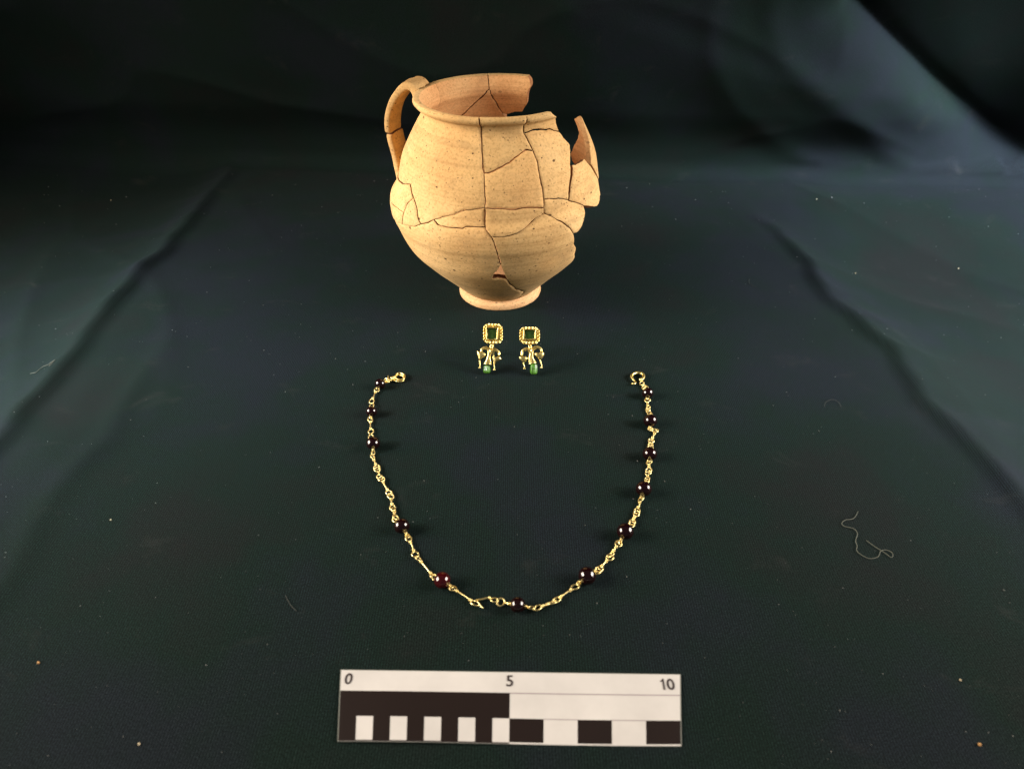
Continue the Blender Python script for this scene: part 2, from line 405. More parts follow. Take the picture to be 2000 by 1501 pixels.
M_LINT = flat('pale_lint', (0.11, 0.115, 0.09), 0.8, 0.2)
M_FIBRE = flat('grey_fibre', (0.06, 0.06, 0.053), 0.8, 0.2)
M_DUST = flat('pale_dust', (0.20, 0.205, 0.20), 0.8, 0.2)
M_CRUMB = flat('clay_crumb', (0.60, 0.34, 0.14), 0.9, 0.2)
M_CRUMB2 = flat('sand_crumb', (0.52, 0.44, 0.30), 0.9, 0.2)

def cloth_mat():
    m, nt, bs = mat('dark_green_twill')
    co = node(nt, 'ShaderNodeTexCoord').outputs['UV']
    big = noise_tex(nt, co, 9, 5, 0.6)
    base = ramp(nt, big, [(0.34, (0.0080, 0.0104, 0.0100)), (0.47, (0.0058, 0.0120, 0.0100)), (0.60, (0.0080, 0.0112, 0.0140)), (0.70, (0.0066, 0.0116, 0.0116))]).outputs[0]
    fz = noise_tex(nt, co, 2300, 3, 0.75)
    base = mix(nt, 0.75, base, ramp(nt, fz, [(0.38, (0.25, 0.25, 0.25)), (0.5, (0.85, 0.85, 0.85)), (0.63, (2.3, 2.3, 2.3))]).outputs[0], 'MULTIPLY')
    wv = node(nt, 'ShaderNodeTexWave', wave_type='BANDS', bands_direction='X')
    wv.inputs['Scale'].default_value = 360; wv.inputs['Distortion'].default_value = 1.2; wv.inputs['Detail'].default_value = 2; wv.inputs['Detail Scale'].default_value = 0.4
    nt.links.new(co, wv.inputs['Vector'])
    base = mix(nt, 0.7, base, ramp(nt, wv.outputs['Fac'], [(0.1, (0.55, 0.55, 0.55)), (0.9, (1.4, 1.4, 1.4))]).outputs[0], 'MULTIPLY')
    # rubbed dusty patches in the nap
    sm = noise_tex(nt, mapping(nt, co, (1, 1.6, 1)), 34, 6, 0.68, 0.5)
    dm = ramp(nt, sm, [(0.60, (0, 0, 0)), (0.80, (1, 1, 1))]).outputs[0]
    base = mix(nt, math_n(nt, 'MULTIPLY', dm, 0.28), base, (0.045, 0.043, 0.040))
    nt.links.new(base, bs.inputs['Base Color'])
    bs.inputs['Roughness'].default_value = 0.9; bs.inputs['Specular IOR Level'].default_value = 0.05
    bs.inputs['Sheen Weight'].default_value = 0.035; bs.inputs['Sheen Roughness'].default_value = 0.28
    bs.inputs['Sheen Tint'].default_value = (0.75, 0.88, 1.0, 1)
    h = math_n(nt, 'ADD', math_n(nt, 'MULTIPLY', wv.outputs['Fac'], 0.25), math_n(nt, 'MULTIPLY', fz, 0.8))
    bp = node(nt, 'ShaderNodeBump'); bp.inputs['Strength'].default_value = 0.25; bp.inputs['Distance'].default_value = 0.0003
    nt.links.new(h, bp.inputs['Height']); nt.links.new(bp.outputs[0], bs.inputs['Normal'])
    return m
M_CLOTH = cloth_mat()

# ------------------------------------------------------------------ the cloth: floor sheet curving up into the backdrop
def sstep(t):
    t = max(0.0, min(1.0, t)); return t*t*(3-2*t)
def seg_x(line, y):                     # x of a fold line at depth y
    L2 = sorted(((b, a) for a, b in line))
    if y <= L2[0][0]: return L2[0][1]
    for (y0, x0), (y1, x1) in zip(L2, L2[1:]):
        if y <= y1: return x0+(x1-x0)*(y-y0)/(y1-y0)
    return L2[-1][1]
def seg_d(line, x, z):                  # signed distance to a polyline (positive above / right)
    best = None
    for (x0, z0), (x1, z1) in zip(line, line[1:]):
        dx, dz = x1-x0, z1-z0; q = dx*dx+dz*dz
        t = max(0, min(1, ((x-x0)*dx+(z-z0)*dz)/q))
        px, pz = x0+dx*t, z0+dz*t; d = math.hypot(x-px, z-pz)
        s = 1 if (dx*(z-pz)-dz*(x-px)) > 0 else -1
        if best is None or d < best[0]: best = (d, s)
    return best[0]*best[1]
def floor_h(x, y):
    h = 0.0
    d = seg_x(FOLD_L, y)+0.7*noise.noise((0.0, y*0.10, 3.0))+0.25*noise.noise((0.0, y*0.45, 8.0))-x   # positive outside the left crease
    fade = sstep((60-y)/14); am = 1+0.35*noise.noise((2.0, y*0.16, 0.0))
    dd = 0.5*(d+math.sqrt(d*d+0.16))
    h += fade*am*(0.42*math.exp(-(min(0.0, d-0.1)/0.6)**2)-2.1*(1-math.exp(-dd/2.8)))
    h += fade*0.10*math.exp(-((d+4.4+0.6*noise.noise((1.0, y*0.2, 2.0)))/0.6)**2)*sstep((32-y)/8)
    d = x-seg_x(FOLD_R, y)+0.6*noise.noise((5.0, y*0.15, 1.0))+0.25*noise.noise((6.0, y*0.5, 1.0))
    fade = sstep((47-y)/9); am = 1+0.4*noise.noise((9.0, y*0.17, 0.0))
    dd = 0.5*(d+math.sqrt(d*d+0.12))
    h += fade*am*(0.32*math.exp(-(min(0.0, d-0.1)/0.5)**2)-2.2*(1-math.exp(-dd/4.0)))
    a = sstep((abs(x)-13)/8)
    h += a*0.16*(1-abs(noise.noise((x*0.07+y*0.05, y*0.03-x*0.02, 17.0))))**8
    h += a*0.25*noise.noise((x*0.09, y*0.09, 7.0))+0.05*a*noise.noise((x*0.35, y*0.35, 2.0))
    return h
def wall_d(x, z):                       # bulge of the backdrop towards the camera
    d = seg_d(WF1, x, z)                # positive: above / right of the fold edge
    b = 0.0
    wgt = sstep((d+0.7)/1.4)                      # the cloth falls back into a crease and comes forward again beyond it
    b += (1-wgt)*(-4.0*math.exp(min(d, 0.7)/2.0))+wgt*(-4.0+4.2*(1-math.exp(-max(d, -0.7)/8.5)))
    b += 0.22*math.exp(-((d+5.5+0.8*noise.noise((x*0.1, z*0.1, 1.0)))/0.9)**2)+0.15*math.exp(-((d+9.5+noise.noise((x*0.1, z*0.1, 5.0)))/0.8)**2)
    b += 0.26*(1-abs(noise.noise((x*0.05+3.0, z*0.10+x*0.03, 21.0))))**9*sstep((z-1)/3)
    d2 = seg_d(WF2, x, z)
    b += 0.3*math.exp(-(d2/(2.6 if d2 < 0 else 1.2))**2)
    b += 1.3*noise.noise((x*0.055, z*0.07, 11.0))*sstep((z-1)/8)+0.5*noise.noise((x*0.13+z*0.11, z*0.05, 4.0))*sstep((z-1)/6)
    return b*sstep(z/1.8)
def cloth_point(x, s):
    yc = 53.0-0.08*x; rr = 1.3
    if s <= yc-rr:
        return Vector((x, s, floor_h(x, s)))
    al = rr*math.pi/2
    u = s-(yc-rr)
    if u < al:
        a = u/rr; return Vector((x, yc-rr+rr*math.sin(a), rr-rr*math.cos(a)+floor_h(x, yc-rr)*(1-u/al)))
    z = rr+(u-al)
    return Vector((x, yc-0.30*(z-rr)*sstep((z-rr)/4)-wall_d(x, z), z))
nx, ns = 440, 400
vv, ff, uvs = [], [], []
for j in range(ns+1):
    s = -12+j*(112/ns)
    for i in range(nx+1):
        x = -68+i*(136/nx)
        vv.append(cloth_point(x, s)); uvs.append((x*S, s*S))
for j in range(ns):
    for i in range(nx):
        a = j*(nx+1)+i; ff.append((a, a+1, a+nx+2, a+nx+1))
cloth = obj('backdrop_cloth', vv, ff, M_CLOTH)
ul = cloth.data.uv_layers.new(name='UVMap')
ul.data.foreach_set('uv', [c for l in cloth.data.loops for c in uvs[l.vertex_index]])
props(cloth, 'dark green black cloth spread under the finds and rising behind', None, None, 'structure')

# ------------------------------------------------------------------ the jug, put together from sherds
jug = empty('pottery_jug', JUG_AT, (0, R(-0.4), 0))
props(jug, 'broken buff clay jug with one strap handle, glued together from sherds', 'jug')
rout = pchip(PROFILE)
TK = 0.27
def rin_pt(z):
    e = 0.02
    if z < 10.1:
        dr = (rout(min(10.85, z+e))-rout(max(0.5, z-e)))/(2*e); l = math.hypot(1, dr)
        return rout(z)-TK/l, z+TK*dr/l*0.9
    t = (z-10.1)/0.76
    a = rout(10.1)-TK
    return a+(3.73-a)*sstep(t), z-0.035*sstep((t-0.7)/0.3)
R0 = 4.8
def surf(u, z, depth):                    # u = angle * R0; depth 0 outside, 1 inside
    ph = u/R0
    ro = rout(z); ri, zi = rin_pt(z)
    r = ro+(ri-ro)*depth; zz = z+(zi-z)*depth
    return Vector((r*math.sin(ph), -r*math.cos(ph), zz))
def wob(p):                               # the same small wander for both sides of a crack
    u, z = p
    return (u+0.035*noise.noise((u*2.3, z*2.3, 0.0))+0.016*noise.noise((u*8, z*8, 5.0))+0.007*noise.noise((u*24, z*24, 8.0)),
            z+0.035*noise.noise((u*2.3, z*2.3, 9.0))+0.016*noise.noise((u*8, z*8, 15.0))+0.007*noise.noise((u*24, z*24, 18.0)))
def inset(poly, g):
    n = len(poly); out = []
    for i in range(n):
        a, b, c = poly[i-2], poly[i], poly[(i+2) % n]
        dx, dy = c[0]-a[0], c[1]-a[1]; l = math.hypot(dx, dy) or 1
        gg = g(b) if callable(g) else g
        out.append((b[0]-dy/l*gg, b[1]+dx/l*gg))
    return out
def inside(p, poly):
    x, y = p; c = False; n = len(poly); j = n-1
    for i in range(n):
        xi, yi = poly[i]; xj, yj = poly[j]
        if (yi > y) != (yj > y) and x < (xj-xi)*(y-yi)/(yj-yi)+xi: c = not c
        j = i
    return c
def resolve(tokens):
    pts = []
    for t in tokens:
        if isinstance(t, tuple): pts.append(t)
        elif t[0] == '-': pts += LINES[t[1:]][::-1]
        elif t in NODES: pts.append(NODES[t])
        else: pts += LINES[t]
    return [(R(a)*R0, z) for a, z in pts]
def sherd(name, tokens, label=None, push=0.0, gap=1.0, seed=0, lean=0.0):
    P = resolve(tokens)
    area = sum(P[i-1][0]*P[i][1]-P[i][0]*P[i-1][1] for i in range(len(P)))
    if area < 0: P.reverse()
    dense = []
    for i, p in enumerate(P):
        q = P[(i+1) % len(P)]; l = math.hypot(q[0]-p[0], q[1]-p[1]); k = max(1, int(l/0.07))
        for j in range(k):
            t = j/k; dense.append((p[0]+(q[0]-p[0])*t, p[1]+(q[1]-p[1])*t))
    top = [p[1] > 10.84 for p in dense]; bot = [p[1] < 0.53 for p in dense]
    wobd = [wob(p) for p in dense]
    wobd = [(a[0], b[1]) if (t or bo) else a for a, b, t, bo in zip(wobd, dense, top, bot)]
    gp = lambda p: max(0.004, gap*(0.021+0.022*noise.noise((p[0]*2.2, p[1]*2.2, 31.0+seed))+0.05*max(0, noise.noise((p[0]*4.5, p[1]*4.5, 51.0+seed))-0.32)))
    ring = inset(wobd, gp)
    ring = [(r[0], 10.855) if t else (r[0], min(r[1], 10.855)) for r, t in zip(ring, top)]
    ring2 = inset(ring, 0.035)
    # drop inner-ring points that left the outline
    n = len(ring)
    pts = list(ring); edges = [(i, (i+1) % n) for i in range(n)]
    us = [p[0] for p in ring]; zs = [p[1] for p in ring]
    st = 0.16
    def near(p):
        m = 9
        for q in ring:
            d = (p[0]-q[0])**2+(p[1]-q[1])**2
            if d < m: m = d
        return m
    extra = [p for p in ring2 if inside(p, ring) and near(p) > 0.0225**2]
    u = min(us)+st/2; row = 0
    grid = []
    while u < max(us):
        z = min(zs)+st/2*(1 if row % 2 else 0.5)
        while z < max(zs):
            if inside((u, z), ring) and near((u, z)) > 0.075**2: grid.append((u, z))
            z += st if z < 9.9 else 0.07
        u += st; row += 1
    pts += extra+grid
    res = delaunay_2d_cdt([Vector(p) for p in pts], edges, [], 1, 1e-7)
    ov, of = res[0], res[2]
    ori = res[3]
    isring = [any(k < n for k in o) for o in ori]
    rnd = random.Random(seed)
    tilt = (rnd.uniform(-1, 1)*0.006, rnd.uniform(-1, 1)*0.006)
    cu = sum(us)/n; cz = sum(zs)/n
    outer, inner = [], []
    for k, v in enumerate(ov):
        dpt = 0.0
        if isring[k] and v.y < 10.85: dpt = 0.10+0.07*noise.noise((v.x*6, v.y*6, 3.0))
        pu = push+tilt[0]*(v.x-cu)+(tilt[1]+lean)*(v.y-cz)
        p = surf(v.x, v.y, dpt); q = surf(v.x, v.y, 1.0-dpt*0.4)
        d = Vector((p.x, p.y, 0)).normalized()*pu
        d += Vector((p.x, p.y, 0)).normalized()*0.02*noise.noise((v.x*0.9, v.y*0.9, 2.0))
        outer.append(p+d); inner.append(q+d)
    m = len(ov)
    verts = outer+inner; faces = []; mi = []
    for f in of:
        f = list(f)
        a, b, c = (ov[f[0]], ov[f[1]], ov[f[2]])
        if (b-a).cross(c-a) < 0: f.reverse()
        faces.append(tuple(f)); mi.append(0)
        faces.append(tuple(m+k for k in reversed(f))); mi.append(1)
    cnt = {}
    for f in of:
        for i in range(len(f)):
            e = (f[i], f[(i+1) % len(f)]); k = tuple(sorted(e)); cnt.setdefault(k, []).append(e)
    sharp = set()
    for k, es in cnt.items():
        if len(es) == 1:
            a, b = k
            f = [a, b, m+b, m+a]
            # orient outward
            c0 = (verts[a]+verts[b])*0.5
            nrm = (verts[b]-verts[a]).cross(verts[m+a]-verts[a])
            ctr = surf(cu, cz, 0.5)
            if nrm.dot(c0-ctr) < 0: f.reverse()
            faces.append(tuple(f))
            mi.append(0 if (ov[a].y > 10.85 and ov[b].y > 10.85) else 2)
            sharp.add(k) if not (ov[a].y > 10.85 and ov[b].y > 10.85) else None
            sharp.add((m+k[0], m+k[1]))
    o = obj('sherd', verts, faces, [M_OUT, M_IN, M_IN if name == 'right spike' else M_BRK], jug, True, mi, sharp)
    if label: o['label'] = label
    return o
SH = [
 ('upper left wall and rim', ['rimA', 'A1', 'N1', 'A2', 'N2', 'D1', 'N12', 'D2', 'N13', '-T2', 'N20', '-T1', 'HC', 'U1', (-90, 7.0), (-119, 7.05), (-121, 8.3), (-119.9, 9.78), (-121.5, 10.25), (-123.9, 10.52), (-123.5, 10.86)], 0.0, 1.0),
 ('handle root', ['HC', 'T1', 'N20', 'T3', 'SS', 'U2', (-75, 6.0), (-125, 5.9), (-119, 7.05), (-90, 7.0), '-U1'], 0.05, 0.5),
 ('left', ['SS', 'T4', 'N14', (-70, 5.3), (-90, 5.2), (-126, 5.1), (-125, 5.9), (-75, 6.0), '-U2'], 0.03, 0.4),
 ('small left', ['N20', 'T2', 'N13', 'D3', 'N14', '-T4', 'SS', '-T3'], 0.02, 0.6),
 ('lower left', ['N3', 'A4', 'N4', 'A5', 'N5', 'H1', 'HL', 'H3', 'HR', 'K', 'FT', (29, 0.5), (-150, 0.5), (-150, 5.0), (-126, 5.1), (-90, 5.2), (-70, 5.3), 'N14', '-D3', 'N13', '-D2', 'N12', 'LN'], 0.0, 1.0),
 ('lens', ['N2', 'A3', 'N3', '-LN', 'N12', '-D1'], -0.035, 0.8),
 ('centre rim', ['rimA', 'rimB', 'B1', 'N6', 'B2', 'N7', '-C', 'N1', '-A1'], -0.035, 1.0),
 ('centre', ['N1', 'C', 'N7', 'B3', 'N8', 'N9', '-D4', 'N2', '-A2'], 0.0, 1.0),
 ('middle strip', ['N2', 'D4', 'N9', 'N10', '-E', 'N4', '-A4', 'N3', '-A3'], 0.035, 1.0),
 ('lower right', ['N4', 'E', 'N10', 'F', 'N16', 'LRe', (50, 4.0), (55, 3.3), (61, 2.6), (70, 2.1), (90, 1.7), (140, 1.6), (140, 0.5), (29, 0.5), 'FT', '-K', 'HR', '-H2', 'N5', '-A5'], -0.03, 1.2),
 ('right rim', ['rimB', 'rimC', (44, 10.62), (48.9, 10.39), (50.76, 10.04), 'N11', '-RR', 'N6', '-B1'], -0.01, 1.3),
 ('right shoulder', ['N6', 'RR', 'N11', 'NT', 'N19', '-Hv', 'N17', '-G1', 'N8', '-B3', 'N7', '-B2'], -0.02, 1.1),
 ('right belly', ['N8', 'G1', 'N17', 'G2', 'N18', 'SR', 'N16', '-F', 'N10', 'N9'], -0.02, 1.0),
 ('right wing', ['N19', 'P1', 'PK', 'P2', (80, 6.5), (74.6, 6.33), (67.75, 6.17), (64.6, 6.11), (58, 6.33), 'N18', '-G2', 'N17', 'Hv'], 0.03, 0.9, 0.05),
 ('right spike', [(92, 6.7), (83.19, 6.814), (74.7, 7.477), (67.12, 8.05), (71, 8.55), (79, 9.0), (88, 9.5), (92, 9.62), (100, 9.60), (108, 9.38), (110, 8.6), (108, 7.9), (109, 7.0), (106, 6.5)], 0.14, 0.9, 0.09),
 ('back right', [(110, 8.6), (114, 8.35), (122.5, 7.53), (128, 6.9), (126, 6.3), (106, 6.5), (109, 7.0), (108, 7.9)], 0.12, 0.9, 0.05),
 ('back left rim', [(-123.5, 10.86), (-123.9, 10.52), (-121.5, 10.25), (-119.9, 9.78), (-121, 8.3), (-140, 8.2), (-151.96, 8.92), (-160.4, 9.56), (-165.5, 9.87), (-172.45, 10.216), (-172.3, 10.86)], 0.02, 1.3),
 ('back middle', [(-172.45, 10.216), (-165.5, 9.87), (-160.4, 9.56), (-151.96, 8.92), (-140, 8.2), (-121, 8.3), (-119, 7.05), (-125, 5.9), (-126, 5.1), (-150, 5.0), (-150, 6.9), (-185, 7.2), (-186.2, 8.586), (-183.3, 8.84), (-177.6, 9.64)], -0.01, 1.3),
 ('back right rim', [(-172.3, 10.86), (-172.45, 10.216), (-177.6, 9.64), (-183.3, 8.84), (-185.85, 8.811), (-198.3, 9.008), (-204.35, 9.516), (-207, 10.025), (-209.8, 10.43), (-205.6, 10.86)], 0.0, 1.3),
 ('back', [(140, 0.5), (140, 1.6), (142, 3.4), (150, 5.6), (175, 7.2), (210, 6.9), (210, 0.5)], 0.0, 1.0),
]
for k, (nm, tk, push, gap, *ln) in enumerate(SH):
    sherd(nm, tk, None, push, gap, k, ln[0] if ln else 0.0)

def chip(p, j):
    n1 = noise.noise((p.x*3, p.y*3, p.z*3)); d = 0.015*n1+0.012*noise.noise((p.x*9, p.y*9, p.z*9))
    r = Vector((p.x, p.y, 0))
    if r.length > 0.1: p = p+r.normalized()*d
    if p.z < 0.06 and r.length > 2.0: p.z += max(0, 0.12*(noise.noise((p.x*2.1, p.y*2.1, 4.0))-0.45))
    return p
ft = MB().lathe([(0.01, 0.22), (1.2, 0.2), (1.62, 0.16), (1.7, 0.0), (2.0, -0.01), (2.28, 0.0), (2.35, 0.04), (2.37, 0.12), (2.355, 0.24), (2.33, 0.34), (2.29, 0.40), (2.20, 0.45), (2.13, 0.49), (2.10, 0.56), (2.0, 0.62), (1.75, 0.66), (0.9, 0.62), (0.01, 0.6)], 160, chip)
foot = ft.build('foot', M_FOOT, jug)
foot['label'] = 'low orange ring foot under the belly'

# handle: strap swept through its own plane, in two pieces that meet at a crack
PH = R(-112); HU = Vector((math.sin(PH), -math.cos(PH), 0)); HT = Vector((math.cos(PH), math.sin(PH), 0))
hpts = [(3.98, 10.05), (4.03, 10.4), (4.12, 10.70), (4.32, 10.90), (4.62, 10.92), (5.0, 10.69), (5.38, 10.28), (5.73, 9.74), (5.91, 9.2), (6.0, 8.66), (5.95, 8.15), (5.86, 7.55), (5.75, 6.85), (5.60, 6.3), (5.44, 5.8)]
path = spline([(a, 0, b) for a, b in hpts], 0.05)
def strap(i0, i1, name, off, lab):
    sub = path[i0:i1]; v = []; f = []; nk = 28
    for i, p in enumerate(sub):
        g = i0+i; t = g/(len(path)-1)
        a = path[max(0, g-1)]; b = path[min(len(path)-1, g+1)]; d = (b-a).normalized()
        nr = Vector((-d.z, 0, d.x))                     # outward in (r,z) plane
        if nr.x < 0 and t > 0.3: nr = -nr
        hw = 0.78-0.12*sstep(t/0.25)+0.22*sstep((t-0.8)/0.2)
        ht = 0.24-0.06*sstep(t/0.45)+0.03*sstep((t-0.85)/0.15)
        end = min(i, len(sub)-1-i)
        sc = 1.0 if end > 1 or (g in (0, len(path)-1)) else (0.93+0.035*end)
        for k in range(nk):
            an = 2*math.pi*k/nk
            cx = math.copysign(abs(math.cos(an))**0.42, math.cos(an)); cy = math.copysign(abs(math.sin(an))**0.62, math.sin(an))
            yy = cx*hw*sc
            rid = 0.045*math.cos(cx*math.pi*2.0) if cy > 0 else 0.015*math.cos(cx*math.pi)
            zz = (cy*ht+(rid if abs(cy) > 0.5 else 0))*sc
            q = HU*(p.x+nr.x*zz)+Vector((0, 0, p.z+nr.z*zz))+HT*yy
            q += Vector((noise.noise(q*1.3), noise.noise(q*1.3+Vector((9, 0, 0))), noise.noise(q*1.3+Vector((0, 9, 0)))))*0.035
            if i in (0, len(sub)-1): q += Vector((0, 0, 0.05*noise.noise((yy*3, zz*3, 6.0))))
            v.append(q+Vector(off))
    for i in range(len(sub)-1):
        for k in range(nk):
            k2 = (k+1) % nk; f.append((i*nk+k, i*nk+k2, (i+1)*nk+k2, (i+1)*nk+k))
    mi = [0]*len(f)
    f.append(tuple(range(nk))[::-1]); f.append(tuple((len(sub)-1)*nk+k for k in range(nk))); mi += [1, 1]
    ends = set()
    for b0 in (0, (len(sub)-1)*nk):
        for k in range(nk): ends.add(tuple(sorted((b0+k, b0+(k+1) % nk))))
    o = obj('handle', v, f, [M_OUT, M_BRK], jug, True, mi, ends); o['label'] = lab
    me = o.data; bm = bmesh.new(); bm.from_mesh(me); bmesh.ops.recalc_face_normals(bm, faces=bm.faces); bm.to_mesh(me); bm.free()
cut = min(range(len(path)), key=lambda i: (path[i]-Vector((6.0, 0, 8.45))).length)
strap(0, cut, 'handle', (0, 0, 0), 'upper half of the strap handle, joined to the rim')
strap(cut, len(path), 'handle', (0.05, 0.0, -0.035), 'lower half of the strap handle, below the crack')

# ------------------------------------------------------------------ gold necklace with garnet beads
neck = empty('necklace', (BEADS[5][0][0], BEADS[5][0][1], 0))
props(neck, 'gold wire necklace with twelve dark red beads spread in an open loop', 'necklace')
NO = Vector((BEADS[5][0][0], BEADS[5][0][1], 0))
rg = random.Random(4)
WR = 0.027
def eye(mb, c, d, r, tilt, wr=WR, seed=0):
    """a wire ring of radius r, centred at c, whose plane holds direction d and leans by tilt"""
    d = Vector((d.x, d.y, d.z)).normalized(); sd = d.cross(Vector((0, 0, 1))).normalized(); up = sd.cross(d)
    s2 = sd*math.cos(tilt)+up*math.sin(tilt)
    n = 18; pts = []
    for k in range(n+1):
        a = 2*math.pi*k/n*0.985
        rr = r*(1+0.10*math.sin(2*a+seed))
        pts.append(c-d*rr*1.12*math.cos(a)+s2*rr*0.92*math.sin(a))
    mb.tube(pts, wr, 7)
def coil(mb, c, d, turns=2.6, r=0.055, wr=0.019, pitch=0.045):
    d = d.normalized(); a1 = d.orthogonal().normalized(); a2 = d.cross(a1)
    n = int(turns*9); ph = rg.random()*6
    mb.tube([c+d*(pitch*(k/9-turns/2))+(a1*math.cos(2*math.pi*k/9+ph)+a2*math.sin(2*math.pi*k/9+ph))*r for k in range(n+1)], wr, 6)
def link(a, b, ra=0.125, rb=0.125, name='link', seed=0, bend=0.0):
    a = Vector(a)-NO; b = Vector(b)-NO; d = b-a; L = d.length; u = d.normalized()
    mb = MB()
    k = min(1.0, L/0.5)
    ra *= 0.62+0.38*k; rb *= 0.62+0.38*k
    ta = rg.choice((0.1, 0.35, 0.8)); tb = rg.choice((0.1, 0.3, 0.7))
    eye(mb, a, u, ra, ta, seed=seed); eye(mb, b, u, rb, tb, seed=seed+1.5)
    p0 = a+u*ra*1.05; p1 = b-u*rb*1.05
    if (p1-p0).dot(u) > 0.05:
        sd = u.cross(Vector((0, 0, 1)))
        mid = (p0+p1)*0.5+sd*bend
        mb.tube(spline([p0, mid, p1], 0.06), WR, 7)
        l2 = (p1-p0).length
        coil(mb, p0+u*min(0.06, l2*0.25), u, min(2.6, l2*9), WR+0.016)
        if l2 > 0.22: coil(mb, p1-u*0.06, u, 2.2, WR+0.016)
    return mb.build(name, M_WIRE, neck)
for k, ((c, r), (e0, e1)) in enumerate(zip(BEADS, EYES)):
    r *= 1.09
    c = Vector(c)-NO; e0 = Vector(e0)-NO; e1 = Vector(e1)-NO
    ax = (e1-e0).normalized()
    mb = MB().ball((0, 0, 0), r, 28, 18, (1, 1, 0.93+0.05*rg.random()))
    q = ax.to_track_quat('Z', 'X')
    vv2 = []
    for v in mb.v:
        h = math.hypot(v.x, v.y)
        if h < r*0.22: v.z *= 0.90+0.1*h/(r*0.22)
        v = v*(1+0.02*noise.noise(v*5+Vector((k*3.0, 0, 0))))
        p = q @ v + c
        vv2.append(p)
    low = min(p.z for p in vv2)
    vv2 = [p-Vector((0, 0, low)) for p in vv2]
    bo = obj('bead', vv2, mb.f, M_GARNET2 if k == 4 else M_GARNET, neck)
    if k == 4: bo['label'] = 'bright red bead left of the lowest bead'
    cc = c-Vector((0, 0, low))
    wb = MB()
    for e in (e0, e1):
        d = (e-cc); dd = d.normalized()
        er = min(0.125, max(0.07, (d.length-r)*0.55))
        eye(wb, e, Vector((d.x, d.y, 0.0001)), er, rg.choice((0.1, 0.4, 0.7)), seed=k)
        s0 = cc+dd*r*0.55; s1 = e-dd*er*0.9
        wb.tube([s0, (s0+s1)*0.5, s1], WR, 7)
        pc = cc+dd*(r*0.97)
        coil(wb, pc+dd*0.03, dd, 2.2, WR+0.018)
    wb.build('wire', M_WIRE, bo)
for k, (a, b) in enumerate(LINKS):
    link(a, b, seed=k*1.3, bend=rg.uniform(-0.02, 0.02))
o6 = MB(); o6.tube(spline([Vector(p)-NO for p in OPEN_LINK], 0.04), WR, 7)
a6, b6 = Vector(OPEN_EYE[0])-NO, Vector(OPEN_EYE[1])-NO
eye(o6, b6, b6-a6, 0.11, 0.3); coil(o6, a6, b6-a6, 2.4, WR+0.016)
ol = o6.build('link', M_WIRE, neck); ol['label'] = 'opened link whose wire end sticks out'
hk = MB(); hk.tube(spline([Vector(p)-NO for p in HOOK], 0.03), lambda t: 0.05+0.03*math.sin(math.pi*min(1, t*1.15))-0.012*t, 10)
hk.ball(Vector(HOOK[0])-NO+Vector((0.03, 0, 0)), 0.10); hk.ball(Vector(HOOK[-1])-NO, 0.05)
hb = hk.build('hook', M_GOLD, neck); hb['label'] = 'bent gold hook at the right end of the chain'
cl = MB(); cp = [Vector(p)-NO for p in CLASP]
cl.tube(spline(cp, 0.03), 0.045, 8); cl.tube(spline([p+Vector((-0.03, -0.07, -0.06)) for p in cp], 0.03), 0.042, 8)
wc = Vector(CLASP_WRAP)-NO; wd = Vector(CLASP[0])-Vector(KNOT)
coil(cl, wc, wd, 4.2, 0.085, 0.034, 0.062)
cb = cl.build('clasp_loop', M_GOLD, neck); cb['label'] = 'elongated double wire eye at the left end of the chain'
kn = MB(); kc = Vector(KNOT)-NO
for i in range(3): eye(kn, kc+Vector((0.06*math.cos(i*2.1), 0.06*math.sin(i*2.1), 0.02*i)), Vector((math.cos(i*1.3), math.sin(i*1.3), 0.2)), 0.09, 0.3+0.5*i)
kn.tube([kc, kc+Vector((0.02, 0.12, 0.03)), kc+Vector((-0.01, 0.26, 0.06))], WR, 7)
kb = kn.build('knotted_wire', M_WIRE, neck)

